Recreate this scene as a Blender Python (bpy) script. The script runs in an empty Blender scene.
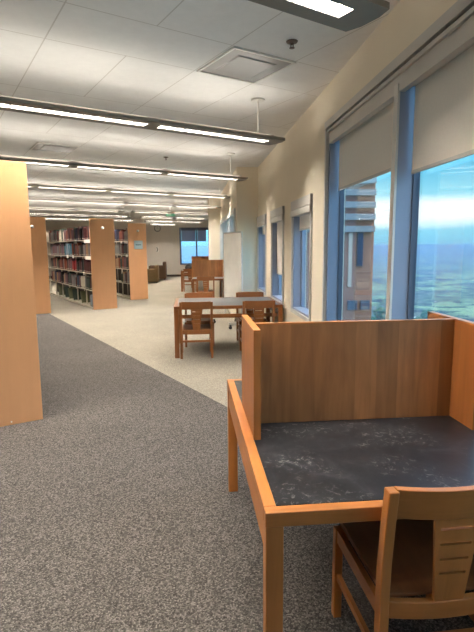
import bpy, math, random
from math import sin, cos, pi, radians
from mathutils import Matrix, Vector
random.seed(7)
C = bpy.context.scene.collection
# ------------------------------------------------------------------ helpers
def lin(r, g, b):
    f = lambda c: (c/255/12.92 if c/255 <= .04045 else ((c/255+.055)/1.055)**2.4)
    return (f(r), f(g), f(b), 1)

class MB:
    """collects shapes, then links them as ONE mesh object"""
    def __init__(s): s.v=[]; s.f=[]; s.m=[]
    def poly(s, pts, faces, mi=0):
        o=len(s.v); s.v+= [tuple(p) for p in pts]
        for f in faces: s.f.append([i+o for i in f]); s.m.append(mi)
    def box(s, x0,x1,y0,y1,z0,z1, mi=0):
        P=[(x0,y0,z0),(x1,y0,z0),(x1,y1,z0),(x0,y1,z0),(x0,y0,z1),(x1,y0,z1),(x1,y1,z1),(x0,y1,z1)]
        s.poly(P,[(0,3,2,1),(4,5,6,7),(0,1,5,4),(1,2,6,5),(2,3,7,6),(3,0,4,7)],mi); return s
    def sweep(s, secs, mi=0):
        """secs: list of rings (same length); closed ends"""
        n=len(secs[0]); P=[p for r in secs for p in r]; F=[]
        for i in range(len(secs)-1):
            for j in range(n):
                k=(j+1)%n; F.append((i*n+j,i*n+k,(i+1)*n+k,(i+1)*n+j))
        F.append(tuple(range(n-1,-1,-1))); F.append(tuple((len(secs)-1)*n+j for j in range(n)))
        s.poly(P,F,mi); return s
    def bar(s, path, wx, wy, mi=0):
        """rectangular bar following a mostly vertical path"""
        return s.sweep([[(x-wx/2,y-wy/2,z),(x+wx/2,y-wy/2,z),(x+wx/2,y+wy/2,z),(x-wx/2,y+wy/2,z)] for x,y,z in path],mi)
    def cyl(s, p0, p1, r0, r1=None, n=12, mi=0):
        r1=r0 if r1 is None else r1
        p0,p1=Vector(p0),Vector(p1); d=(p1-p0).normalized()
        u=d.orthogonal().normalized(); w=d.cross(u)
        ring=lambda c,r:[tuple(c+u*r*cos(2*pi*i/n)+w*r*sin(2*pi*i/n)) for i in range(n)]
        return s.sweep([ring(p0,r0),ring(p1,r1)],mi)
    def lathe(s, prof, c=(0,0,0), n=20, mi=0):
        return s.sweep([[(c[0]+r*cos(2*pi*i/n),c[1]+r*sin(2*pi*i/n),c[2]+z) for i in range(n)] for r,z in prof],mi)
    def prism(s, pts2, y0, y1, mi=0):   # polygon in (x,z) pushed along y
        return s.sweep([[(x,y0,z) for x,z in pts2],[(x,y1,z) for x,z in pts2]],mi)
    def plan(s, pts2, z0, z1, mi=0):    # polygon in (x,y) pushed along z
        return s.sweep([[(x,y,z0) for x,y in pts2],[(x,y,z1) for x,y in pts2]],mi)
    def build(s, name, mats, parent=None, bevel=0, smooth=False):
        me=bpy.data.meshes.new(name); me.from_pydata(s.v,[],s.f)
        if not isinstance(mats,(list,tuple)): mats=[mats]
        for m in mats: me.materials.append(m)
        for p,mi in zip(me.polygons,s.m): p.material_index=mi; p.use_smooth=smooth
        import bmesh
        bm=bmesh.new(); bm.from_mesh(me); bmesh.ops.recalc_face_normals(bm,faces=bm.faces); bm.to_mesh(me); bm.free()
        o=bpy.data.objects.new(name,me); C.objects.link(o)
        if parent: o.parent=parent
        if bevel:
            b=o.modifiers.new('bevel','BEVEL'); b.width=bevel; b.segments=2; b.limit_method='ANGLE'; b.angle_limit=radians(40)
        return o

def tag(o,label,cat,group=None,kind=None):
    o['label']=label; o['category']=cat
    if group: o['group']=group
    if kind: o['kind']=kind
    return o
def empty(name,loc=(0,0,0),rz=0):
    o=bpy.data.objects.new(name,None); C.objects.link(o); o.location=loc; o.rotation_euler=(0,0,rz); o.empty_display_size=.1; return o
def struct(o): o['kind']='structure'; return o
def copy_tree(o,parent=None):
    c=o.copy(); C.objects.link(c)
    if parent: c.parent=parent
    for ch in list(o.children): copy_tree(ch,c)
    return c

# ------------------------------------------------------------------ materials
class N:
    def __init__(s,name):
        s.m=bpy.data.materials.new(name); s.m.use_nodes=True; s.t=s.m.node_tree; s.n=s.t.nodes; s.b=s.n['Principled BSDF']; s.out=s.n['Material Output']
    def new(s,ty,**k):
        x=s.n.new(ty)
        for a,v in k.items(): setattr(x,a,v)
        return x
    def link(s,a,b): s.t.links.new(a,b)
    def coord(s,scale=(1,1,1),rot=(0,0,0),kind='Object'):
        tc=s.new('ShaderNodeTexCoord'); mp=s.new('ShaderNodeMapping'); mp.inputs['Scale'].default_value=scale; mp.inputs['Rotation'].default_value=rot
        s.link(tc.outputs[kind],mp.inputs['Vector']); return mp.outputs['Vector']
    def noise(s,vec,scale,detail=3,rough=.5,dist=0):
        x=s.new('ShaderNodeTexNoise'); x.inputs['Scale'].default_value=scale; x.inputs['Detail'].default_value=detail; x.inputs['Roughness'].default_value=rough; x.inputs['Distortion'].default_value=dist
        s.link(vec,x.inputs['Vector']); return x.outputs['Fac']
    def ramp(s,fac,stops):
        x=s.new('ShaderNodeValToRGB'); e=x.color_ramp.elements
        while len(e)<len(stops): e.new(.5)
        for el,(p,c) in zip(e,stops): el.position=p; el.color=c
        s.link(fac,x.inputs['Fac']); return x.outputs['Color']
    def math(s,op,a,b=0,c=None):
        x=s.new('ShaderNodeMath',operation=op)
        for i,v in enumerate([a,b]+([c] if c is not None else [])):
            if isinstance(v,(int,float)): x.inputs[i].default_value=v
            else: s.link(v,x.inputs[i])
        return x.outputs[0]
    def mix(s,fac,a,b,blend='MIX'):
        x=s.new('ShaderNodeMix',data_type='RGBA',blend_type=blend)
        for i,v in ((0,fac),(6,a),(7,b)):
            if isinstance(v,(int,float)): x.inputs[i].default_value=v
            elif isinstance(v,tuple): x.inputs[i].default_value=v
            else: s.link(v,x.inputs[i])
        return x.outputs[2]
    def bump(s,h,strength=.3,dist=.01):
        x=s.new('ShaderNodeBump'); x.inputs['Strength'].default_value=strength; x.inputs['Distance'].default_value=dist
        s.link(h,x.inputs['Height']); s.link(x.outputs['Normal'],s.b.inputs['Normal'])
    def col(s,c):
        if isinstance(c,tuple): s.b.inputs['Base Color'].default_value=c
        else: s.link(c,s.b.inputs['Base Color'])
    def set(s,rough=.5,metal=0,spec=.5):
        s.b.inputs['Roughness'].default_value=rough; s.b.inputs['Metallic'].default_value=metal; s.b.inputs['Specular IOR Level'].default_value=spec; return s

def plain(name,c,rough=.5,metal=0,spec=.5,var=.06,vs=3.):
    k=N(name); f=k.noise(k.coord(),vs,2)
    d=tuple(x*(1-var) for x in c[:3])+(1,); u=tuple(min(1,x*(1+var)) for x in c[:3])+(1,)
    k.col(k.ramp(f,[(.3,d),(.7,u)])); k.set(rough,metal,spec); return k.m
def wood(name,c,axis='z',rough=.35,contrast=.22,strip=0,spec=.45,grain=1.):
    k=N(name); sc={'x':(1.2,14,14),'y':(14,1.2,14),'z':(14,14,1.2)}[axis]
    v=k.coord(tuple(x*grain for x in sc)); f=k.noise(v,1.6,4,.6,.6)
    d=tuple(x*(1-contrast) for x in c[:3])+(1,); u=tuple(min(1,x*(1+contrast)) for x in c[:3])+(1,)
    col=k.ramp(f,[(.28,d),(.5,c),(.74,u)])
    blot=k.noise(k.coord((2.5,2.5,1.2)),2.2,3,.55)
    col=k.mix(.35,col,k.ramp(blot,[(.35,d),(.65,u)]))
    if strip:
        tc=k.new('ShaderNodeTexCoord'); sx=k.new('ShaderNodeSeparateXYZ'); k.link(tc.outputs['Object'],sx.inputs[0])
        q=k.math('FLOOR',k.math('MULTIPLY',sx.outputs['X'],1/strip))
        wn=k.new('ShaderNodeTexWhiteNoise',noise_dimensions='1D'); k.link(q,wn.inputs['W'])
        t=k.ramp(wn.outputs['Value'],[(0,(.72,.72,.72,1)),(1,(1.15,1.15,1.15,1))])
        col=k.mix(1.,col,t,'MULTIPLY')
    k.col(col); k.set(rough,0,spec); return k.m
def emit(name,c,s):
    k=N(name); k.n.remove(k.b); e=k.new('ShaderNodeEmission'); e.inputs['Color'].default_value=c; e.inputs['Strength'].default_value=s
    k.link(e.outputs[0],k.out.inputs['Surface']); return k.m

TH=0.4703882
A=Vector((-sin(TH),cos(TH),0)); P=Vector((cos(TH),sin(TH),0))
def ap(a,p,z=0): v=A*a+P*p; return (v.x,v.y,z)

M={}
CH=(.43,.152,.036,1)            # cherry furniture
M['cherry_x']=wood('cherry along x',CH,'x'); M['cherry_y']=wood('cherry along y',CH,'y'); M['cherry_z']=wood('cherry upright',CH,'z')
CD=(.225,.078,.02,1)
M['dark_x']=wood('red brown wood along x',CD,'x'); M['dark_z']=wood('red brown wood upright',CD,'z')
M['dark_y']=wood('red brown wood along y',CD,'y')
M['seat']=wood('brown seat wood',(.24,.085,.026,1),'y',.4)
M['veneer']=wood('divider veneer',(.43,.165,.05,1),'z',.4,.34,strip=.105)
M['wing']=wood('divider wing veneer',(.36,.122,.032,1),'z',.38,.2)
M['maple']=wood('end panel wood',(.61,.31,.143,1),'z',.42,.05,spec=.35,grain=.5)
M['steel']=plain('cream shelf steel',lin(190,180,160),.45)
M['shelf_back']=plain('dark shelf back',lin(60,50,42),.7)
M['card']=plain('white card',lin(240,235,225),.6)
M['spine_label']=plain('spine label',lin(165,155,140),.7)
M['dark_metal']=plain('dark bronze metal',lin(122,116,108),.42,.1)
M['grey_metal']=plain('grey aluminium',lin(200,196,188),.45,.1)
M['light_metal']=plain('pale aluminium',lin(210,206,198),.4,.1)
M['white_metal']=plain('white painted metal',lin(225,222,215),.4)
M['white']=plain('white enamel',lin(225,222,212),.35)
M['black']=plain('black plastic',lin(25,24,24),.4)
M['reflector']=plain('semi specular louver',lin(95,93,90),.4)
M['bronze']=plain('brown bronze',lin(92,76,66),.4,.3)
M['chrome']=plain('chrome',lin(200,200,200),.2,.9)
M['wall']=plain('cream wall paint',lin(234,222,199),.85,0,.2,.03,1.2)
M['wallrear']=plain('pale rear wall paint',lin(222,214,204),.85,0,.2,.03,1.2)
M['base']=plain('dark brown vinyl skirting',lin(60,45,38),.6)
M['daylit_reveal']=plain('window metal tinted by blue daylight',lin(140,149,168),.4,.15)  # grey metal with blue daylight painted into its colour
M['dframe']=plain('slate window metal',lin(85,90,105),.4,.2)

def fabric(name,c,t):
    k=N(name); f=k.noise(k.coord(),60,2); col=k.ramp(f,[(.3,tuple(x*.97 for x in c[:3])+(1,)),(.7,c)]); k.col(col); k.set(.9,0,.1)
    tr=k.new('ShaderNodeBsdfTranslucent'); k.link(col,tr.inputs[0]); mx=k.new('ShaderNodeMixShader'); mx.inputs[0].default_value=t
    k.link(k.b.outputs[0],mx.inputs[1]); k.link(tr.outputs[0],mx.inputs[2]); k.link(mx.outputs[0],k.out.inputs['Surface']); return k.m
M['blind']=fabric('grey beige roller fabric',lin(242,230,216),.2); M['blind_grey']=fabric('slate roller fabric',lin(170,170,180),.5)
def carpet(name,c0,c1,c2,scale):
    k=N(name); v=k.coord()
    vo=k.new('ShaderNodeTexVoronoi'); vo.inputs['Scale'].default_value=scale; vo.inputs['Randomness'].default_value=.65; k.link(v,vo.inputs['Vector'])
    sp=k.new('ShaderNodeSeparateColor'); k.link(vo.outputs['Color'],sp.inputs[0])
    col=k.ramp(sp.outputs[0],[(.0,c0),(.5,c1),(1.,c2)])
    big=k.noise(v,1.1,2); col=k.mix(1.,col,k.ramp(big,[(.3,(.93,.93,.93,1)),(.7,(1.05,1.05,1.05,1))]),'MULTIPLY')
    edge=k.ramp(vo.outputs['Distance'],[(.0,(1,1,1,1)),(.62,(.55,.55,.55,1))]); col=k.mix(1.,col,edge,'MULTIPLY')
    k.col(col); k.set(.95,0,.08); k.bump(k.math('SUBTRACT',1.,vo.outputs['Distance']),.5,.006); return k.m
M['carpet_dark']=carpet('dark woven carpet',lin(68,63,60),lin(101,95,90),lin(140,132,125),150)
M['carpet_light']=carpet('light woven carpet',lin(150,140,125),lin(167,157,141),lin(184,174,158),120)

def ceiling_mat():
    k=N('ceiling tiles'); tc=k.new('ShaderNodeTexCoord'); pitch=.6285
    def axis(vec,off):
        d=k.new('ShaderNodeVectorMath',operation='DOT_PRODUCT'); d.inputs[1].default_value=vec; k.link(tc.outputs['Object'],d.inputs[0])
        u=k.math('MULTIPLY',k.math('SUBTRACT',d.outputs['Value'],off),1/pitch)
        near=k.math('ROUND',u); line=k.math('LESS_THAN',k.math('ABSOLUTE',k.math('SUBTRACT',u,near)),.008)
        return u,near,line
    up,ip,lp=axis(P,.873); ua,ja,la=axis(A,3.384)
    # rows run short, long, long: every third cross line is left out; short rows hold double-width tiles
    la=k.math('MULTIPLY',la,k.math('LESS_THAN',k.math('FLOORED_MODULO',k.math('ADD',ja,.5),3),2))
    short=k.math('LESS_THAN',k.math('FLOORED_MODULO',k.math('FLOOR',ua),3),.5)
    odd=k.math('GREATER_THAN',k.math('FLOORED_MODULO',k.math('ADD',ip,.5),2),1)
    lp=k.math('MULTIPLY',lp,k.math('SUBTRACT',1,k.math('MULTIPLY',short,odd)))
    m=k.math('MAXIMUM',lp,la)
    f=k.noise(tc.outputs['Object'],9,4,.7)
    tile=k.ramp(f,[(.3,lin(230,228,224)),(.7,lin(236,234,230))])
    k.col(k.mix(m,tile,lin(205,200,193))); k.set(.9,0,.15); return k.m
M['ceiling']=ceiling_mat()

def laminate():
    k=N('black marbled laminate'); v=k.coord()
    n1=k.noise(v,7,6,.65,1.2); n2=k.noise(k.coord((1,1,1),(0,0,.5)),42,5,.7,.8)
    base=k.ramp(n1,[(.35,lin(20,20,22)),(.55,lin(33,33,35)),(.7,lin(56,54,56))])
    veins=k.ramp(n2,[(.55,(0,0,0,1)),(.63,(1,1,1,1))])
    zone=k.ramp(k.noise(v,4.5,3),[(.49,(0,0,0,1)),(.62,(1,1,1,1))])
    vm=k.mix(1.,veins,zone,'MULTIPLY')
    sp=k.new('ShaderNodeSeparateColor'); k.link(vm,sp.inputs[0])
    k.col(k.mix(k.math('MULTIPLY',sp.outputs[0],.36),base,lin(175,168,160))); k.set(.36,0,.5); return k.m
M['laminate']=laminate()
M['grey_lam']=plain('grey laminate',lin(92,93,94),.35,0,.5)

def glass_mat(name,tint,refl):
    k=N(name); k.n.remove(k.b)
    tr=k.new('ShaderNodeBsdfTransparent'); tr.inputs[0].default_value=tint
    gl=k.new('ShaderNodeBsdfGlossy'); gl.inputs['Roughness'].default_value=.02
    fr=k.new('ShaderNodeFresnel'); fr.inputs['IOR'].default_value=1.35
    mx=k.new('ShaderNodeMixShader'); k.link(k.math('MULTIPLY',fr.outputs[0],refl),mx.inputs[0]); k.link(tr.outputs[0],mx.inputs[1]); k.link(gl.outputs[0],mx.inputs[2])
    k.link(mx.outputs[0],k.out.inputs['Surface']); return k.m
M['glass']=glass_mat('window glass',(.96,.985,1,1),.45)
M['lamp']=emit('fluorescent strip',(1,.935,.835,1),220)
M['uplamp']=emit('fluorescent uplight',(1,.945,.86,1),34)
M['exit_green']=emit('exit lettering',(.05,.75,.35,1),.8)

# ------------------------------------------------------------------ room shell
HC=3.12; XW=1.37; XO=1.56; X0=-9.6; Y0=-3.0; Y1=26.7
# floor: dark carpet / light carpet meet along p=2.39
yr=lambda x:(2.39-P.x*x)/P.y
fl=MB(); fl.plan([(X0,Y0),(XO,Y0),(XO,yr(XO)),(X0,yr(X0))],-.1,0); struct(fl.build('floor',M['carpet_dark']))
fl=MB(); fl.plan([(XO,yr(XO)),(XO,Y1),(X0,Y1),(X0,yr(X0))],-.1,0); struct(fl.build('floor_light',M['carpet_light']))
struct(MB().box(X0-.2,XO,Y0-.2,Y1+.2,HC,HC+.15).build('ceiling',M['ceiling']))
ZS,ZB,ZT=.70,2.76,2.145
small=[(5.35,6.39),(6.97,8.03),(8.60,9.64)]
XW2=.953; YJ=9.67
w=MB()
def band(y0,y1,z0,z1): w.box(XW,XO,y0,y1,z0,z1)
band(Y0,YJ,0,ZS); band(Y0,4.80,ZB,HC); band(4.80,YJ,ZT,HC)
ys=[4.80]+[q for s in small for q in s]+[YJ]
for i in range(0,len(ys)-1,2): band(ys[i],ys[i+1],ZS,ZT)
struct(w.build('wall_right',M['wall']))
j=MB(); j.box(XW2,XO,YJ,YJ+.16,0,HC); struct(j.build('wall_return',M['wall']))
w2=MB(); a0,a1=10.0,14.68
w2.box(XW2,XW2+.16,YJ+.16,14.9,0,ZS); w2.box(XW2,XW2+.16,YJ+.16,14.9,2.36,HC); w2.box(XW2,XW2+.16,YJ+.16,a0,ZS,2.36); w2.box(XW2,XW2+.16,a1,14.9,ZS,2.36)
struct(w2.build('wall_right_far',M['wall']))
struct(MB().box(.60,XO,14.9,15.35,0,HC).build('pillar',M['wall']))
struct(MB().box(XW,XO,15.35,Y1,0,HC).build('wall_right_rear',M['wall']))
rw=MB(); wx0,wx1,wz0,wz1=-.52,1.25,.64,2.64
rw.box(X0,wx0,Y1,Y1+.2,0,HC); rw.box(wx1,XO,Y1,Y1+.2,0,HC); rw.box(wx0,wx1,Y1,Y1+.2,0,wz0); rw.box(wx0,wx1,Y1,Y1+.2,wz1,HC)
struct(rw.build('wall_rear',M['wallrear']))
struct(MB().box(X0-.2,X0,Y0,Y1,0,HC).build('wall_left',M['wall']))
struct(MB().box(X0,XO,Y0-.2,Y0,0,HC).build('wall_front',M['wall']))
struct(MB().box(X0,XW,Y1-.012,Y1,0,.11).build('baseboard_rear',M['base']))
bb=MB(); bb.box(XW-.012,XW,Y0,YJ,0,.1); struct(bb.build('baseboard_right',M['base']))

# --- the big window by the near desk
wn=empty('window_1'); struct(wn); wn.location=(XW,0,0)
fr=MB(); D=.15
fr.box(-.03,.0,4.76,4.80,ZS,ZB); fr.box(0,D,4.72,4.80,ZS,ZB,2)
fr.box(-.035,.02,Y0,4.80,ZB-.065,ZB); fr.box(-.008,D,Y0,4.72,ZB-.085,ZB-.065,1); fr.box(-.03,.05,Y0,4.72,ZB-.11,ZB-.085)
fr.box(-.012,.03,Y0,4.72,2.55,ZB-.11)                # head box
fr.box(.03,D,Y0,4.72,ZB-.11,ZB-.065)
fr.box(-.045,D,Y0,4.80,ZS-.04,ZS)                    # sill
fr.build('window_frame',[M['grey_metal'],M['black'],M['daylit_reveal']],wn)
mu=[3.175,1.545,-.085,-1.715]
for y in mu:
    o=MB().box(-.004,D,y-.027,y+.027,ZS,2.60).build('mullion',M['daylit_reveal'],wn); MB().box(-.02,-.004,y-.03,y+.03,ZS,2.60).build('mullion_front',M['light_metal'],o)  # sides painted with blue daylight; separate front piece added to stay pale
g=MB(); gf=MB()
edges=[4.72]+[v for m_ in mu for v in (m_+.03,m_-.03)]+[Y0]
for i in range(0,len(edges),2):
    y1,y0=edges[i],edges[i+1]
    g.box(D-.02,D-.012,y0+.012,y1-.012,ZS+.05,ZB-.12)
    gf.box(D-.045,D,y0,y0+.012,ZS,ZB-.1); gf.box(D-.045,D,y1-.012,y1,ZS,ZB-.1); gf.box(D-.045,D,y0+.012,y1-.012,ZS,ZS+.05); gf.box(D-.045,D,y0+.012,y1-.012,ZB-.14,ZB-.1)
gf.build('sash',M['dframe'],wn); g.build('glass',M['glass'],wn)
def roller_blind(name,x,y0,y1,zb,zt,mat,label,cat='blind',group=None):
    e=empty(name,(x,(y0+y1)/2,zt)); h=(y1-y0)/2
    MB().box(-.003,.003,-h,h,zb-zt,-.02).build('fabric',mat,e)
    MB().cyl((.0,-h,-.005),(.0,h,-.005),.022,n=10).build('roller_tube',M['grey_metal'],e)
    MB().box(-.007,.007,-h,h,zb-zt-.022,zb-zt).build('bottom_bar',M['grey_metal'],e)
    return tag(e,label,cat,group)
roller_blind('roller_blind',XW+.085,3.235,4.685,2.125,2.60,M['blind'],'wide grey-beige roller blind lowered over the big window pane showing the outside building')
roller_blind('roller_blind',XW+.085,1.605,3.115,2.055,2.60,M['blind'],'wide grey-beige roller blind over the big window pane nearest the camera')

# --- three narrow windows
for i,(y0,y1) in enumerate(small):
    e=empty('window_%d'%(i+2),(XW,(y0+y1)/2,0)); struct(e); h=(y1-y0)/2
    f=MB(); f.box(-.02,D,-h,-h+.045,ZS,ZT); f.box(-.02,D,h-.045,h,ZS,ZT); f.box(-.02,D,-h+.045,h-.045,ZS,ZS+.045); f.box(-.02,D,-h+.045,h-.045,ZT-.045,ZT)
    f.build('window_frame',M['grey_metal'],e)
    hb=MB(); hb.box(-.035,.03,-h,h,1.955,2.03); hb.box(-.03,.03,-h,h,2.04,ZT+.005); hb.build('head_box',M['light_metal'],e)
    lin_=MB(); 
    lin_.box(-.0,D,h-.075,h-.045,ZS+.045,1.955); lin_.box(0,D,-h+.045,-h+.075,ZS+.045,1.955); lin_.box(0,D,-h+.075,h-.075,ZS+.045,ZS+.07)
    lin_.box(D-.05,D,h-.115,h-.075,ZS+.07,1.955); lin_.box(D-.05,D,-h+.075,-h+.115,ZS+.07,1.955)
    lin_.build('sash',M['daylit_reveal'],e)
    MB().box(D-.03,D-.02,-h+.1,h-.1,ZS+.06,1.96).build('glass',M['glass'],e)
bl=['short pale roller blind in the narrow window nearest the big window','long cream roller blind lowered most of the way down the middle narrow window','short pale roller blind in the narrow window beside the wall corner']
for (y0,y1),zb,l in zip(small,(1.80,1.147,1.83),bl): roller_blind('roller_blind',XW+.075,y0+.085,y1-.085,zb,1.99,M['blind'],l)
# --- long window beyond the whiteboard
e=empty('window_5',(XW2,0,0)); struct(e)
f=MB(); f.box(-.03,.16,a0,a0+.06,ZS,2.36); f.box(-.03,.16,a1-.06,a1,ZS,2.36); f.box(-.03,.16,a0+.06,a1-.06,2.25,2.36); f.box(-.03,.16,a0+.06,a1-.06,ZS,ZS+.06); f.build('window_frame',M['light_metal'],e)
for k in range(1,5):
    y=a0+(a1-a0)*k/5; MB().box(-.02,.16,y-.03,y+.03,ZS+.06,2.25).build('mullion',M['grey_metal'],e)
MB().box(.12,.128,a0+.06,a1-.06,ZS+.06,2.25).build('glass',M['glass'],e)
# --- rear window
e=empty('window_6',(0,Y1,0)); struct(e)
f=MB(); f.box(wx0,wx0+.09,-.03,.15,wz0,wz1); f.box(wx1-.09,wx1,-.03,.15,wz0,wz1); f.box(wx0+.09,wx1-.09,-.03,.15,wz1-.13,wz1); f.box(wx0+.09,wx1-.09,-.03,.15,wz0,wz0+.07); f.build('window_frame',M['dframe'],e)
MB().box(.36,.44,-.02,.15,wz0+.07,wz1-.13).build('mullion',M['dframe'],e)
MB().box(wx0+.09,wx1-.09,.1,.108,wz0+.07,wz1-.13).build('glass',M['glass'],e)
for x0,x1,l in ((wx0+.1,.35,'slate grey roller blind half lowered in left pane of the far rear window'),(.45,.93,'slate grey roller blind half lowered in right pane of the far rear window')):
    b=empty('roller_blind',((x0+x1)/2,Y1+.05,wz1-.14)); h=(x1-x0)/2
    MB().box(-h,h,-.003,.003,1.90-wz1+.14,0).build('fabric',M['blind_grey'],b); MB().cyl((-h,0,.005),(h,0,.005),.02,n=8).build('roller_tube',M['dframe'],b); tag(b,l,'blind')

# ------------------------------------------------------------------ suspended lights
ZL=2.70
order=['nearest','second','third','fourth','fifth','sixth','seventh']
def light_row(a,tip,n,label):
    pitch=1.38; L=n*pitch; e=empty('linear_light',ap(a,tip-.11,ZL),TH)     # local x along the row (0 = end of body), y across
    body=MB()
    for q in (-1,1):
        y0,y1=sorted((q*.056,q*.138)); body.box(-L,0,y0,y1,0,.008)          # wings
        y0,y1=sorted((q*.138,q*.145)); body.box(-L,0,y0,y1,0,.030)          # raised outer lips
        body.box(-L,0,q*.097-.0055,q*.097+.0055,.042,.044)   # baffle added over each uplight tube to even out the ceiling light
        y0,y1=sorted((q*.052,q*.056)); body.box(-L,0,y0,y1,0,.058)          # lamp channel
    body.box(-L,0,-.056,.056,.058,.062)
    for i in range(n+1):
        x=-i*pitch; x0,x1=(-.06,0) if i==0 else ((x,x+.06) if i==n else (x-.065,x+.065))
        body.box(x0,x1,-.052,.052,0,.058)
    body.build('housing',M['dark_metal'],e)
    cap=MB(); cap.plan([(0,-.145),(.085,-.145),(.11,-.06),(.11,.06),(.085,.145),(0,.145)],0,.03); cap.build('end_cap',M['dark_metal'],e)
    for i in range(n):
        x1=-i*pitch-.065+(.005 if i==0 else 0); x0=-(i+1)*pitch+.065
        MB().box(x0,x1,-.050,.050,.050,.054).build('lamp_tube',M['lamp'],e)
        lv=MB(); m=13
        for q in range(1,m):
            x=x0+(x1-x0)*q/m; lv.box(x-.003,x+.003,-.0515,.0515,.004,.046)
        for q in (-1,1):
            y0,y1=sorted((q*.0495,q*.0515)); lv.box(x0,x1,y0,y1,.001,.049)
        lv.build('louver',M['reflector'],e)
        up=MB(); up.cyl((x0,-.097,.024),(x1,-.097,.024),.0095,n=8); up.build('uplight_tube',M['uplamp'],e)
        up=MB(); up.cyl((x0,.097,.024),(x1,.097,.024),.0095,n=8); up.build('uplight_tube',M['uplamp'],e)
    for i in range(0,n,3):
        x=-.17-i*pitch
        pn=MB(); pn.cyl((x,0,.05),(x,0,HC-ZL-.012),.0045,n=8); o=pn.build('suspension_rod',M['white_metal'],e)
        MB().lathe([(.03,0),(.07,.002),(.075,.014),(.03,.02)],(x,0,HC-ZL-.02),16).build('ceiling_canopy',M['white_metal'],o)
    return tag(e,label,'ceiling light','suspended linear lights')
for i,(a,t,n) in enumerate([(1.86,2.0,3),(4.41,3.37,4),(7.09,4.69,5),(9.78,6.05,6),(12.43,7.37,7),(15.05,8.52,2),(17.7,9.85,2)]):
    light_row(a,t,n,'dark suspended linear light running up to the window side, %s row from the camera'%order[i])
light_row(20.4,11.1,2,'dark linear light added to brighten the rear, nearest the far rear window')  # row added beyond the others to brighten the rear of the room
light_row(23.0,11.0,1,'short dark linear light added to brighten the far rear window wall')  # extra row added to lift the dim rear wall
light_row(20.4,7.8,5,'dark linear light added to brighten the far rear left, beyond all the bookshelves')  # left-hand row, also added to light the rear
light_row(15.15,5.4,5,'dark suspended linear light over the far bookshelves, nearer of the two far left rows')
light_row(17.8,6.6,5,'dark suspended linear light over the far bookshelves, farther of the two far left rows')

# ------------------------------------------------------------------ ceiling fittings
def perf_mat():
    k=N('perforated metal'); vo=k.new('ShaderNodeTexVoronoi'); vo.inputs['Scale'].default_value=90; vo.inputs['Randomness'].default_value=0; k.link(k.coord(),vo.inputs['Vector'])
    k.col(k.ramp(vo.outputs['Distance'],[(.28,lin(70,70,68)),(.36,lin(140,139,136))])); k.set(.35,.2); return k.m
M['perf']=perf_mat()
def vent(p0,a0_,label):
    s=.6285; e=empty('ceiling_vent',ap(a0_+s/2,p0+s/2,HC),TH); h=s/2-.004
    f=MB(); 
    for b in ((-h,h,-h,-h+.02),(-h,h,h-.02,h),(-h,-h+.02,-h+.02,h-.02),(h-.02,h,-h+.02,h-.02)): f.box(*b,-.012,-.001)
    f.build('frame',M['white_metal'],e)
    MB().box(-h+.02,h-.02,-h+.02,h-.02,-.006,-.001).build('perforated_panel',M['perf'],e)
    q=.20; MB().sweep([[(-q,-q,-.006),(q,-q,-.006),(q,q,-.006),(-q,q,-.006)],[(-q+.02,-q+.02,-.014),(q-.02,-q+.02,-.014),(q-.02,q-.02,-.014),(-q+.02,q-.02,-.014)]]).build('diffuser_plate',M['perf'],e)
    tag(e,label,'vent','ceiling air vents')
vent(2.144,3.384,'square perforated air vent in the ceiling between the two nearest light rows')
vent(1.501,7.785,'square air vent in the ceiling beyond the second light row at left')
def sprinkler(x,y,label):
    e=empty('sprinkler_head',(x,y,HC))
    MB().lathe([(.02,0),(.045,-.003),(.04,-.012),(.02,-.018),(.012,-.018)]).build('escutcheon',M['bronze'],e)
    b=MB(); b.cyl((0,0,-.016),(0,0,-.028),.011,n=10); b.cyl((-.010,0,-.028),(-.010,0,-.048),.003,n=6); b.cyl((.010,0,-.028),(.010,0,-.048),.003,n=6); b.cyl((0,0,-.048),(0,0,-.052),.020,n=12); b.build('sprinkler_body',M['bronze'],e)
    tag(e,label,'sprinkler','fire sprinklers')
sprinkler(.81,3.867,'small ceiling sprinkler head near the window wall beside the nearest light row')
sprinkler(-.37,8.7,'small ceiling sprinkler head between the second and third light rows')
e=empty('exit_sign',(-.68,18.9,2.83))
MB().box(-.18,.18,-.02,.02,-.11,.11).build('sign_plate',M['white'],e); MB().cyl((0,0,.11),(0,0,.29),.012,n=8).build('ceiling_stem',M['white_metal'],e)
lt=MB(); yb=(-.0225,-.02); H_=.07; S_=.02
def bx_(x0,x1,z0,z1): lt.box(x0,x1,yb[0],yb[1],z0,z1)
x=-.15; bx_(x,x+S_,-H_,H_); bx_(x+S_,x+.07,-H_,-H_+S_); bx_(x+S_,x+.06,-S_/2,S_/2); bx_(x+S_,x+.07,H_-S_,H_)
x=-.055
for q in (1,-1): lt.sweep([[(x+.035-q*.035-S_/2,y,-H_),(x+.035-q*.035+S_/2,y,-H_),(x+.035+q*.035+S_/2,y,H_),(x+.035+q*.035-S_/2,y,H_)] for y in yb])
bx_(.05,.05+S_,-H_,H_)
bx_(.09,.16,H_-S_,H_); bx_(.115,.135,-H_,H_-S_)
lt.build('lettering',M['exit_green'],e)
tag(e,'small green EXIT sign hanging from the ceiling far down the room','exit sign')

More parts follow.
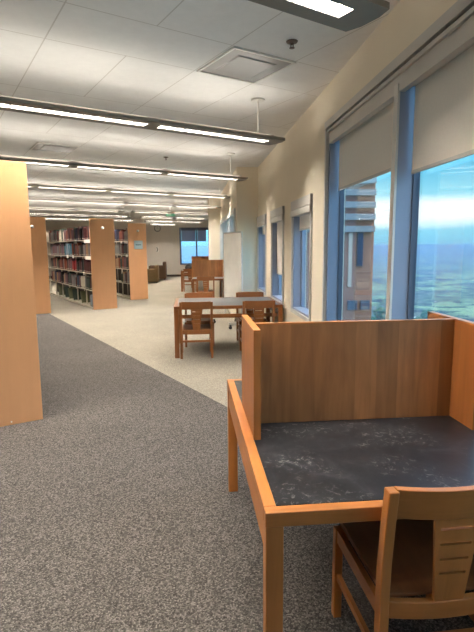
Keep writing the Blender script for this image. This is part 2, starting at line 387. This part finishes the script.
# ------------------------------------------------------------------ furniture: carrels and tables
def carrel(name,x0,x1,y0,y1,label,divider_inset=.04,divider=True,top='laminate',wood_='cherry',group='study carrels'):
    e=empty(name,((x0+x1)/2,(y0+y1)/2,0)); hx,hy=(x1-x0)/2,(y1-y0)/2; zt=.735; b=.042
    wx,wy,wz=M[wood_+'_x'],M[wood_+'_y'],M[wood_+'_z']
    for y_ in (-hy,hy-b): MB().box(-hx,hx,y_,y_+b,.685,zt).build('table_edge_trim',wx,e,.003)
    for x_ in (-hx,hx-b): MB().box(x_,x_+b,-hy+b,hy-b,.685,zt).build('table_edge_trim',wy,e,.003)
    MB().box(-hx+b,hx-b,-hy+b,hy-b,.695,zt+.001).build('table_top',M[top],e)
    for sx in (-1,1):
        for sy in (-1,1):
            lx,ly=sx*(hx-.03),sy*(hy-.03); MB().box(lx-.029,lx+.029,ly-.03,ly+.03,0,.685).build('leg',wz,e,.003)
    for sx in (-1,1):
        xx=sx*(hx-.017); MB().box(xx-.012,xx+.012,-hy+.06,hy-.06,.575,.684).build('side_apron',M[wood_+'_y'],e,.002)
    if divider:
        MB().box(-hx+divider_inset+.0305,hx-divider_inset-.0305,-.013,.013,zt+.002,1.213).build('divider_panel',M['veneer'],e,.001)
        cp=MB().box(-hx+divider_inset+.031,hx-divider_inset-.031,-.014,.014,1.213,1.220).build('panel_edge',M['cherry_x'],e)
        for s in (-1,1):
            xa=s*(hx-divider_inset-.015); q=MB().box(xa-.015,xa+.015,-.205,.27 if s<0 else .255,zt+.002,1.214).build('divider_wing',M['wing'],e,.001)
            MB().box(xa-.0155,xa+.0155,-.2065,.272 if s<0 else .257,1.214,1.222).build('wing_edge',M['cherry_y'],q)
            MB().box(xa-.0155,xa+.0155,-.2075,-.205,zt+.002,1.214).build('wing_edge',M['cherry_z'],q)
    return tag(e,label,'study desk',group)
carrel('study_carrel',.223,1.335,1.407,2.984,'cherry wood study carrel with black marbled top in the foreground')
carrel('study_carrel',.06,.945,12.95,14.55,'brown study carrel with tall divider behind the reading table, left of the whiteboard',.0,wood_='dark',top='grey_lam')
carrel('study_carrel',.05,1.15,18.75,20.35,'farthest study carrel, its divider top just showing by the rear window',.03,wood_='dark',top='grey_lam')
def reading_table(name,x0,x1,y0,y1,label):
    e=empty(name,((x0+x1)/2,(y0+y1)/2,0)); hx,hy=(x1-x0)/2,(y1-y0)/2; zt=.745
    b=.05
    for y_ in (-hy,hy-b): MB().box(-hx,hx,y_,y_+b,.70,zt).build('table_edge_trim',M['dark_x'],e,.003)
    for x_ in (-hx,hx-b): MB().box(x_,x_+b,-hy+b,hy-b,.70,zt).build('table_edge_trim',M['dark_y'],e,.003)
    MB().box(-hx+b,hx-b,-hy+b,hy-b,.71,zt+.001).build('table_top',M['grey_lam'],e)
    for sx in (-1,1):
        for sy in (-1,1):
            lx,ly=sx*(hx-.033),sy*(hy-.035); MB().box(lx-.033,lx+.033,ly-.035,ly+.035,0,.70).build('leg',M['dark_z'],e,.003)
        MB().box(sx*(hx-.033)-.012,sx*(hx-.033)+.012,-hy+.07,hy-.07,.57,.63).build('end_rail',M['dark_y'],e,.002)
    for sy in (-1,1): MB().box(-hx+.08,hx-.08,sy*(hy-.035)-.012,sy*(hy-.035)+.012,.57,.625).build('side_rail',M['dark_x'],e,.002)
    return tag(e,label,'table','reading tables')
reading_table('reading_table',-.235,1.325,6.80,7.97,'wide reading table with grey top set with four wooden chairs')
reading_table('reading_table',-.32,.72,17.4,18.55,'far reading table in front of the farthest carrel near the rear window')

# ------------------------------------------------------------------ chair
def make_chair(tone):
    wx,wz,wy=M[tone+'_x'],M[tone+'_z'],M[tone+'_y']
    e=empty('wooden_chair'); W=.233; pw=.034
    for s in (-1,1):
        x=s*(W-pw/2); pr=[(-.222,0),(-.218,.2),(-.216,.42),(-.222,.55),(-.236,.68),(-.256,.814)]
        m=MB(); m.sweep([[(x-pw/2,y-.021,z),(x+pw/2,y-.021,z),(x+pw/2,y+.021,z),(x-pw/2,y+.021,z)] for y,z in pr]); m.build('rear_post',wz,e,.004)
        MB().bar([(x,.22,0),(x,.22,.40)],pw,.036).build('front_leg',wz,e,.004)
        MB().box(x-.011,x+.011,-.198,.202,.345,.40).build('seat_rail',wy,e,.002)
        MB().box(x-.009,x+.009,-.198,.202,.175,.205).build('stretcher',wy,e,.002)
    MB().box(-W+pw,W-pw,.209,.231,.345,.40).build('seat_rail',wx,e,.002)
    MB().box(-W+pw,W-pw,-.226,-.206,.235,.265).build('stretcher',wx,e,.002)
    def curved(z0,z1,y0,y1,th,bulge,name,n=14,ext=0.0):
        secs=[]; h=W-pw+ext
        for i in range(n+1):
            u=-1+2*i/n; x=u*h; b=-bulge*(1-u*u)
            secs.append([(x,y0+b-th/2,z0),(x,y0+b+th/2,z0),(x,y1+b+th/2,z1),(x,y1+b-th/2,z1)])
        return MB().sweep(secs).build(name,wx,e,.003)
    curved(.714,.820,-.236,-.257,.026,.032,'top_rail',ext=.006)
    curved(.352,.412,-.216,-.216,.026,.024,'back_rail')
    # splat with four slots, tapering downwards
    sp=MB(); zt,zb=.718,.406; hw=lambda z:.050+(.078-.050)*(z-zb)/(zt-zb); yy=lambda z:-.216-.024+(-.236-.032+.240)*(z-zb)/(zt-zb)
    def strip(xf0,xf1,z0,z1):
        P8=[]
        for z in (z0,z1):
            y=yy(z); P8.append([(xf0(z),y-.007,z),(xf1(z),y-.007,z),(xf1(z),y+.007,z),(xf0(z),y+.007,z)])
        sp.sweep(P8)
    slots=[.678,.623,.568,.515]; sh=.0045
    zz=[zt]+[q for s_ in slots for q in (s_+sh,s_-sh)]+[zb]
    inn=lambda z:hw(z)*.76
    for i in range(len(zz)-1):
        z1,z0=zz[i],zz[i+1]
        if i%2==0: strip(lambda z:-hw(z),hw,z0,z1)
        else:
            strip(lambda z:-hw(z),lambda z:-inn(z),z0,z1); strip(inn,hw,z0,z1)
    sp.build('splat',wz,e)
    s=MB(); n=10; secs=[]
    for i in range(n+1):
        u=-1+2*i/n; x=u*(W-.03); dz=-.010*(1-u*u)
        secs.append([(x,-.20,.401),(x,.235,.401),(x,.235,.427+dz),(x,.10,.424+dz),(x,-.20,.419+dz)])
    s.sweep(secs); s.build('seat',M['seat'],e,.002)
    return e
ch=make_chair('cherry'); ch.location=(.819,1.610,0); ch.scale=(1,1,1.012); ch.rotation_euler=(0,0,radians(1.5)); tag(ch,'light cherry wooden chair pushed under the foreground carrel','chair','wooden library chairs')
chd=make_chair('dark')
def put(o,x,y,rz,label): o.location=(x,y,0); o.rotation_euler=(0,0,rz); tag(o,label,'chair','wooden library chairs')
put(chd,.078,6.985,0,'brown slat-back chair on the near side of the reading table, at its aisle end')
for x,y,r,l in [(.966,6.985,0,'brown slat-back chair on the near side of the reading table, beside the window'),
    (.137,7.80,pi,'brown chair on the far side of the reading table, at its aisle end'),
    (1.0,7.80,pi,'brown chair on the far side of the reading table, beside the window'),
    (.41,12.98,0,'brown chair pushed into the carrel left of the whiteboard'),
    (.0,17.575,0,'brown chair at the far reading table near the rear window')]:
    put(copy_tree(chd),x,y,r,l)

# ------------------------------------------------------------------ bookshelf ranges
SH=[.05,.49,.93,1.36,1.785]
def shelf_range(a,p0,L,label,width=.624,zh=2.31,knob=True):
    e=empty('bookshelf_range',ap(a,p0+width/2,0),TH); h=width/2
    MB().box(-h,h,0,.032,0,zh).build('end_panel',M['maple'],e,.002)
    n=round(L/.92); b=L/n
    for i in range(n+1):
        y=.034+b*i; 
        u=MB(); u.box(-h+.09,-h+.12,y,y+.03,0,2.12); u.box(h-.12,h-.09,y,y+.03,0,2.12); u.box(-.02,.02,y,y+.03,0,2.12); u.build('upright',M['steel'],e)
    for z in SH: MB().box(-h+.02,h-.02,.034,.034+L+.03,z-.022,z).build('shelf',M['steel'],e)
    MB().box(-h+.03,h-.03,.034,.034+L+.03,0,SH[0]-.023).build('base',M['steel'],e)
    MB().box(-.006,.006,.07,.034+L,SH[0]+.002,2.12).build('back_panel',M['shelf_back'],e)
    if knob:
        k=MB(); k.lathe([(.004,-.03),(.03,-.026),(.04,-.004),(.036,.02),(.016,.034)],(0,-.055,2.075),14); k.box(-.012,.012,-.05,0,2.07,2.09); k.build('knob',M['light_metal'],e)['label']='small round pale fitting'
    tag(e,label,'bookshelf','library bookshelf ranges'); return e
r1=shelf_range(4.604,.162,5.52,'bookshelf range behind the large wood end panel at the left edge',knob=False)
MB().cyl((.045,-.004,.028),(.045,0,.028),.007,n=10).build('white_dot',M['white'],r1)  # small white disc near the foot of the end panel
r2=shelf_range(12.34,1.83,5.52,'bookshelf range whose end panel shows just beyond the nearest panel')
r3=shelf_range(12.34,3.495,5.52,'full bookshelf range with books facing the aisle, in front of the sign panel')
r4=shelf_range(14.05,5.115,3.68,'bookshelf range whose end panel carries the pale blue sign',width=.57,zh=2.30)
for (y,z,w_) in ((.06,1.76,.55),(.06,1.335,.5),(1.75,1.345,.15),(2.4,1.345,.18),(.72,.915,.12),(1.35,1.765,.2)):
    MB().box(-.312+.006,-.312+.012,y,y+w_,z-.06,z+.03).build('label_card',M['card'],r3)
for (y,z,w_) in ((.1,1.745,.3),(.12,1.34,.18),(.6,1.745,.1)):
    MB().box(-.285+.006,-.285+.012,y,y+w_,z-.04,z+.03).build('label_card',M['card'],r4)
# sign on the end panel
sg=empty('shelf_sign',ap(14.05,5.42,1.66),TH)
MB().box(-.135,.135,-.014,-.001,-.125,.125).build('sign_plate',plain('pale blue sign',lin(170,188,190),.4),sg,.003)
mk=MB(); x=-.085
for w_ in (.016,.02,.012,.022,.016,.02,.014): mk.box(x,x+w_,-.0155,-.014,-.018,.02); x+=w_+.008
mk.build('lettering',plain('sign ink',lin(70,85,95),.6),sg)
tag(sg,'small pale blue sign with one dark word on the wood end panel','sign')

# books: one mesh per colour, copied and scaled
cols={'maroon':(78,28,30),'dark green':(45,58,48),'black':(30,28,30),'grey':(120,115,112),'tan':(150,120,90),'cream':(205,195,175),'teal':(35,100,120),'navy':(42,50,75),'red':(150,30,35),'rust':(120,62,42),'mauve':(105,75,80),'pale blue':(135,150,165),'olive':(92,92,62)}
M['pages']=plain('book pages',lin(220,210,190),.9)
proto={}
def book_mesh(c):
    if c in proto: return proto[c]
    b=MB(); t=.06
    b.box(-.5,.5,0,.03,0,1); b.box(-.5,-.5+t,.03,1,0,1); b.box(.5-t,.5,.03,1,0,1); b.box(-.5+t,.5-t,.03,.96,.015,.985,1)
    b.sweep([[(x,-.05*(1-(x/.5)**2),z) for x in (-.5,-.3,0,.3,.5)]+[(.5,.001,z),(-.5,.001,z)] for z in (0,1)])
    b.box(-.28,.28,-.058,-.03,.08,.15,2)
    o=b.build('book',[plain('book cloth '+c,lin(*cols[c]),.6),M['pages'],M['spine_label'] if c not in('cream','pale blue') else M['shelf_back']])
    proto[c]=o; return o
first=set()
ordw=['bottom shelf','fourth shelf down','third shelf down','second shelf down','top shelf']
def place_book(c,rng,x,y,z,t,hh,d,label,group,lean=0):
    o=book_mesh(c)
    if c in first: o=o.copy(); C.objects.link(o)
    first.add(c)
    # spine faces local -x of the range
    base=Matrix.Translation(rng.location)@Matrix.Rotation(TH,4,'Z')
    o.matrix_world=base@Matrix.Translation((x,y,z))@Matrix.Rotation(lean,4,'X')@Matrix.Rotation(-pi/2,4,'Z')@Matrix.Diagonal((t,d,hh,1))
    tag(o,label,'book',group)
def nth(n):
    return '%d%s'%(n,'th' if 10<=n%100<=20 else {1:'st',2:'nd',3:'rd'}.get(n%10,'th'))
pool={4:['maroon','black','dark green','rust','grey','cream','navy','mauve','maroon'],3:['mauve','tan','maroon','rust','grey','dark green','black','mauve','rust'],2:['rust','mauve','maroon','maroon','grey','dark green','tan','black','maroon'],1:['mauve','grey','tan','black','dark green','navy','grey','maroon'],0:['olive','dark green','olive','grey']}
def fill(rng,half,y0,y1,si,mean,where):
    y=y0; n=0; nb=round((5.52 if half>.3 else 3.68)/.92); ups=[.034+.92*i for i in range(nb+1)]
    run=0; c=None
    while y<y1:
        if run<=0: c=random.choice(pool[si]); run=random.choice([1,1,2,2,3])
        if si==3 and where==W3 and 2.0<y<2.75: c=random.choice(['teal','teal','teal','pale blue'])
        if si==2 and where==W3 and 1.55<y<1.85: c='red'
        if si==1 and where==W3 and .75<y<1.2: c='cream'
        if si==4 and where==W3 and 3.2<y<3.5: c='cream'
        run-=1
        t=mean*random.uniform(.7,1.3); hh=random.uniform(.26,.365) if si!=4 else random.uniform(.27,.38); d=random.uniform(.17,.21)
        if random.random()<.07: y+=random.uniform(.03,.09)
        while any(u-.004<y+t and y<u+.034 for u in ups): y=min(u for u in ups if u+.034>y)+.036
        if y+t>y1+.1: break
        n+=1
        place_book(c,rng,-half+.03+random.uniform(0,.018),y+t/2,SH[si]+.0005,t*.96,hh,d,
            '%s book, %s from its end panel, %s, %s'%(c,nth(n),ordw[si],where),'books on the %s, %s'%(ordw[si],where))
        y+=t
W3='full range before sign panel'; W4='range with the blue sign'
for si in (4,3,2,1): fill(r3,.312,.10,4.9,si,.083,W3)
for si in (4,3,2,1): fill(r4,.285,.10,1.5 if si>1 else .9,si,.085,W4)
# bottom shelf of the full range: a few large leaning volumes and some upright pale ones
yy_=.12; k=0
for c,t,hh in (('pale blue',.09,.32),('grey',.08,.30),('pale blue',.07,.31),('grey',.06,.28)):
    k+=1; place_book(c,r3,-.27,yy_+t/2,SH[0]+.0005,t*.95,hh,.2,'%s bound book, %s from the end panel on the lowest shelf'%(c,nth(k)),'books on the lowest shelf'); yy_+=t
for yl in (1.22,2.12,2.62,3.1,3.95):
    k+=1; place_book('olive' if k%2 else 'dark green',r3,-.27,yl,SH[0]+.012,.045,.34,.2,'thin %s book leaning alone, %s from the end panel on the lowest shelf'%('olive' if k%2 else 'dark green',nth(k)),'leaning books on the lowest shelf',lean=-.42)

# ------------------------------------------------------------------ rolling whiteboard
R_=Vector((1.0,9.22,0)); L_=Vector((.715,10.05,0)); d=(R_-L_); ln=d.length; ang=math.atan2(d.y,d.x)
e=empty('rolling_whiteboard',tuple((R_+L_)/2),ang); h=ln/2
MB().box(-h+.02,h-.02,-.012,.012,.42,1.84).build('board',plain('whiteboard surface',lin(246,243,234),.3),e)
f=MB(); f.box(-h,h,-.018,.018,1.84,1.865); f.box(-h,h,-.018,.018,.395,.42); f.box(-h,-h+.02,-.018,.018,.42,1.84); f.box(h-.02,h,-.018,.018,.42,1.84); f.build('frame',M['grey_metal'],e)
for s in (-1,1):
    x=s*(h-.02); MB().box(x-.015,x+.015,-.016,.016,.13,.395).build('leg',M['grey_metal'],e)
    o=MB().box(x-.018,x+.018,-.28,.28,.09,.13).build('foot',M['light_metal'],e,.005)
    for q in (-.25,.25):
        c=MB(); c.cyl((x-.012,q,.033),(x+.012,q,.033),.033,n=16); c.box(x-.02,x-.014,q-.015,q+.015,.03,.09); c.box(x+.014,x+.02,q-.015,q+.015,.03,.09); c.build('caster',M['black'],o)
tag(e,'tall rolling whiteboard standing at an angle in front of the wall corner','whiteboard')

# ------------------------------------------------------------------ rear of the room
e=empty('wall_clock',(-1.69,Y1,2.60))
c=MB(); c.sweep([[(r*cos(2*pi*i/28),y,r*sin(2*pi*i/28)) for i in range(28)] for r,y in ((.17,0),(.175,-.03),(.165,-.045),(.145,-.045),(.14,-.03))]); c.build('rim',M['black'],e)
c=MB(); c.cyl((0,-.028,0),(0,-.034,0),.141,n=28); c.build('dial',M['white'],e)
c=MB(); c.box(-.006,.006,-.038,-.036,-.01,.11); c.box(-.01,.075,-.038,-.036,-.006,.006)
for i in range(12): x,z=.118*sin(pi*i/6),.118*cos(pi*i/6); c.box(x-.006,x+.006,-.036,-.0342,z-.006,z+.006)
c.build('hands',M['black'],e); tag(e,'round dark-rimmed clock high on the pale rear wall','clock')
e=empty('wall_fixture',(-1.73,Y1,1.47)); c=MB(); c.box(-.07,.07,-.02,0,-.14,.15); c.build('back_plate',M['white'],e,.006)
c=MB(); c.bar([(-.03,-.04,.12),(.03,-.045,.02),(.0,-.05,-.05),(-.02,-.04,-.12)],.035,.03); c.build('handset',M['black'],e); tag(e,'small dark fixture on the rear wall below the clock','wall fixture')
def armchair(x,y,rz,label,c1,c2,sc=1.):
    e=empty('armchair',(x,y,0),rz); m1,m2=plain('armchair fabric '+label[:6],c1,.85,0,.15,.1,18),plain('armchair cushion '+label[:6],c2,.85,0,.15,.1,18)
    MB().box(-.36,.36,-.36,.38,.06,.40).build('base',m1,e,.02)
    for s in (-1,1): MB().box(s*.36-.07,s*.36+.07,-.38,.40,.06,.66*sc).build('armrest',m1,e,.03)
    MB().prism([(-.43,.06),(.43,.06),(.43,.80*sc),(.38,.84*sc),(-.38,.84*sc),(-.43,.80*sc)],.30,.46).build('backrest',m1,e,.03)
    MB().box(-.285,.285,-.37,.29,.402,.50).build('seat_cushion',m2,e,.03)
    for a_ in (-.32,.32):
        for b_ in (-.32,.38): MB().cyl((a_,b_,0),(a_,b_,.06),.02,n=8).build('foot',M['black'],e)
    tag(e,label,'armchair','lounge armchairs')
armchair(-1.86,22.05,-pi/2,'olive brown boxy armchair half hidden behind the sign panel',lin(98,80,54),lin(92,76,54),.95)
armchair(-1.62,24.4,-pi/2,'dark brown armchair standing behind the olive armchair by the rear wall',lin(78,60,46),lin(95,105,125),1.05)
e=empty('dark_bag',(.0,18.1,.746)); c=MB(); c.lathe([(.12,0),(.17,.02),(.18,.1),(.14,.17),(.07,.19),(.02,.19)],n=14); o=c.build('bag_body',M['black'],e,smooth=True); o.scale=(1,.7,1)
c=MB(); c.sweep([[(.07*cos(t_)+u*0,.0+v,.185+.055*sin(t_)+u) for u,v in ((-.006,-.01),(.006,-.01),(.006,.01),(-.006,.01))] for t_ in [pi*i/8 for i in range(9)]]); c.build('handle',M['black'],e)
tag(e,'small black bag lying on the far reading table','bag')
c=MB(); c.box(-.1,.1,-.14,.14,0,.004); c.box(-.095,.098,-.135,.142,.004,.008); o=c.build('paper_stack',M['card']); o.location=(-.16,17.62,.7465); tag(o,'white papers on the aisle corner of the far reading table','papers')

# ------------------------------------------------------------------ outside
def terrain():
    me=bpy.data.meshes.new('terrain'); V=[];F=[]
    import mathutils.noise as nz
    rs=[60,90,130,170,210,250,300,360,440,540,680,850,1050,1300,1600,2000,2500,3000,3500]; na=70
    for r in rs:
        for i in range(na+1):
            t=radians(-25+140*i/na); x,y=r*sin(t),r*cos(t)
            h=-35+ (nz.noise((x/260,y/260,0))*4 if r>300 else 0)
            if r>1200: h+=(r-1200)/2300*40*(.9+.5*nz.noise((t*5,1.3,r/1500)))+5*nz.noise((t*28,3,r/400))
            V.append((x,y,h))
    n=na+1
    for i in range(len(rs)-1):
        for j_ in range(na): F.append((i*n+j_,i*n+j_+1,(i+1)*n+j_+1,(i+1)*n+j_))
    me.from_pydata(V,[],F); 
    k=N('valley land'); v=k.coord(); f1=k.noise(v,.012,5,.65,.4); f2=k.noise(v,.06,4,.7)
    c=k.ramp(f1,[(.3,lin(52,70,62)),(.45,lin(150,172,122)),(.55,lin(84,104,86)),(.7,lin(178,170,150))])
    c=k.mix(k.math('MULTIPLY',k.math('GREATER_THAN',f2,.56),.85),c,lin(34,48,46))
    f3=k.noise(v,.09,2,.5); c=k.mix(k.math('GREATER_THAN',f3,.70),c,lin(205,205,200))
    k.col(c); k.set(1,0,0); me.materials.append(k.m)
    for p in me.polygons: p.use_smooth=True
    o=bpy.data.objects.new('terrain',me); C.objects.link(o); o['kind']='structure'; return o
terrain()
def haze():
    m=bpy.data.materials.new('valley haze'); m.use_nodes=True; t=m.node_tree; t.nodes.remove(t.nodes['Principled BSDF'])
    v=t.nodes.new('ShaderNodeVolumeScatter'); v.inputs['Color'].default_value=(.26,.52,1,1); v.inputs['Density'].default_value=.0010; v.inputs['Anisotropy'].default_value=.2
    ab=t.nodes.new('ShaderNodeVolumeAbsorption'); ab.inputs['Color'].default_value=(0,0,0,1); ab.inputs['Density'].default_value=.0003
    ad=t.nodes.new('ShaderNodeAddShader'); t.links.new(v.outputs[0],ad.inputs[0]); t.links.new(ab.outputs[0],ad.inputs[1])
    t.links.new(ad.outputs[0],t.nodes['Material Output'].inputs['Volume'])
    o=MB().box(-1500,3700,45,3700,-36,5).build('haze',m); o['kind']='stuff'; o['label']='blue haze lying over the valley outside'; o['category']='haze'
haze()
rd=MB(); pts=[]
for i in range(25):
    t=radians(2+60*i/24); r=305+30*sin(i/5.); pts.append((r*sin(t),r*cos(t)))
for i in range(24):
    (x0,y0),(x1,y1)=pts[i],pts[i+1]; q=1.012
    rd.poly([(x0,y0,-34.6),(x1,y1,-34.6),(x1*q,y1*q,-34.6),(x0*q,y0*q,-34.6)],[(0,1,2,3)])
struct(rd.build('road',plain('pale road',lin(215,210,200),.9)))
leafm=plain('tree leaves',lin(70,105,60),.9,0,.1,.35,1.2); bark=plain('tree bark',lin(80,62,48),.9)
import mathutils.noise as nz
def tree(x,y,s,label):
    e=empty('tree',(x,y,-35.0))
    import bmesh
    bm=bmesh.new(); bmesh.ops.create_icosphere(bm,subdivisions=3,radius=1)
    off=random.uniform(0,50)
    for v in bm.verts:
        q=v.co.normalized(); r=1+.35*nz.noise(q*1.8+Vector((off,0,0)))+.22*nz.noise(q*5+Vector((0,off,0))); v.co=Vector((q.x*r*2.6*s,q.y*r*2.6*s,(q.z*r*1.9+3.4)*s))
    me=bpy.data.meshes.new('crown'); bm.to_mesh(me); bm.free(); me.materials.append(leafm)
    o=bpy.data.objects.new('crown',me); C.objects.link(o); o.parent=e
    MB().cyl((0,0,0),(0,0,2.4*s),.28*s,.18*s,8).build('trunk',bark,e)
    tag(e,label,'tree','trees on the valley floor')
for i,(t,r,s) in enumerate([(19.8,232,1.3),(21.2,225,1.0),(22.3,238,1.4),(23.6,222,1.2),(24.9,240,1.4),(26.3,222,1.1),(27.4,236,1.4),(28.6,224,1.2),(18.2,222,1.0)]):
    i_=[1,2,3,4,5,6,7,8,0][i]
    tree(r*sin(radians(t)),r*cos(radians(t)),s,'green tree on the valley floor seen through the big window, %s counting rightwards'%nth(i_+1))
# neighbouring wing of the building
e=empty('neighbouring_building',(4.6,16.0,-6)); bw=plain('salmon facade',lin(172,118,98),.8,0,.2,.08,.8)
b=MB(); b.box(-1.7,1.68,.15,7,0,9.9); b.build('facade',bw,e)
louv=plain('pale louver',lin(150,142,140),.5,.1)
for z in (8.15,8.55,8.95,9.35,9.75): 
    MB().box(-1.7,1.64,-.05,.149,z-.10,z+.10).build('sunshade_louver',louv,e)
o=MB().box(1.08,1.28,.06,.149,6.9,8.05).build('window',M['dframe'],e); MB().box(1.10,1.26,.05,.06,6.93,8.02).build('pane',plain('dark pane',lin(50,65,90),.1),o)
MB().box(.78,.90,0.05,.149,6.2,8.03).build('pilaster',plain('pale pilaster',lin(205,175,155),.8),e)
for k in range(2): MB().box(.80+k*.45,1.12+k*.45,.05,.149,5.4,5.72).build('window',M['dframe'],e)
tag(e,'salmon coloured building wing with pale louvers outside the big window','building')

# ------------------------------------------------------------------ sky, camera, colour
w=bpy.data.worlds.new('sky'); bpy.context.scene.world=w; w.use_nodes=True; nt=w.node_tree; nn=nt.nodes; nn.clear()
tc=nn.new('ShaderNodeTexCoord'); sx=nn.new('ShaderNodeSeparateXYZ'); nt.links.new(tc.outputs['Generated'],sx.inputs[0])
nzn=nn.new('ShaderNodeTexNoise'); nzn.inputs['Scale'].default_value=3.2; nzn.inputs['Detail'].default_value=5
mp=nn.new('ShaderNodeMapping'); mp.inputs['Scale'].default_value=(1,1,5); nt.links.new(tc.outputs['Generated'],mp.inputs['Vector']); nt.links.new(mp.outputs[0],nzn.inputs['Vector'])
ad=nn.new('ShaderNodeMath'); ad.operation='MULTIPLY_ADD'; ad.inputs[1].default_value=.036; ad.inputs[2].default_value=-.018; nt.links.new(nzn.outputs['Fac'],ad.inputs[0])
s2=nn.new('ShaderNodeMath'); s2.operation='ADD'; nt.links.new(sx.outputs['Z'],s2.inputs[0]); nt.links.new(ad.outputs[0],s2.inputs[1])
rp=nn.new('ShaderNodeValToRGB'); el=rp.color_ramp.elements
stops=[(.0,(.28,.74,.95,1)),(.012,(.28,.76,.98,1)),(.034,(.32,.82,1.0,1)),(.052,(1.2,1.35,1.35,1)),(.078,(1.2,1.35,1.35,1)),(.098,(.35,.85,1.0,1)),(.16,(.12,.62,.92,1)),(.24,(.16,.66,.95,1)),(.34,(1.3,2.1,3.2,1)),(1.,(1.5,2.2,3.2,1))]
while len(el)<len(stops): el.new(.5)
for q,(pos,c) in zip(el,stops): q.position=pos; q.color=c
nt.links.new(s2.outputs[0],rp.inputs['Fac'])
bg=nn.new('ShaderNodeBackground'); nt.links.new(rp.outputs['Color'],bg.inputs['Color']); bg.inputs['Strength'].default_value=1.45
wo=nn.new('ShaderNodeOutputWorld'); nt.links.new(bg.outputs[0],wo.inputs['Surface'])

f,yaw,pitch,roll=482.2,.0966649,.1418175,.0067485
F=Vector((sin(yaw)*cos(pitch),cos(yaw)*cos(pitch),-sin(pitch))); r=Vector((cos(yaw),-sin(yaw),0)); dn=F.cross(r)
rr=r*cos(roll)+dn*sin(roll); dd=-r*sin(roll)+dn*cos(roll)
cam=bpy.data.cameras.new('camera'); co=bpy.data.objects.new('camera',cam); C.objects.link(co)
m=Matrix((rr,-dd,-F)).transposed().to_4x4(); m.translation=(0,0,1.57); co.matrix_world=m
cam.sensor_fit='VERTICAL'; cam.sensor_height=24; cam.lens=f/632*24; cam.clip_start=.05; cam.clip_end=9000
sc=bpy.context.scene; sc.camera=co
vs=sc.view_settings; vs.view_transform='Standard'; vs.look='None'; vs.gamma=1; vs.use_curve_mapping=False; vs.exposure=0
sc.cycles.max_bounces=8; sc.cycles.diffuse_bounces=5; sc.cycles.transparent_max_bounces=12; sc.cycles.sample_clamp_indirect=6
sc.cycles.use_denoising=True
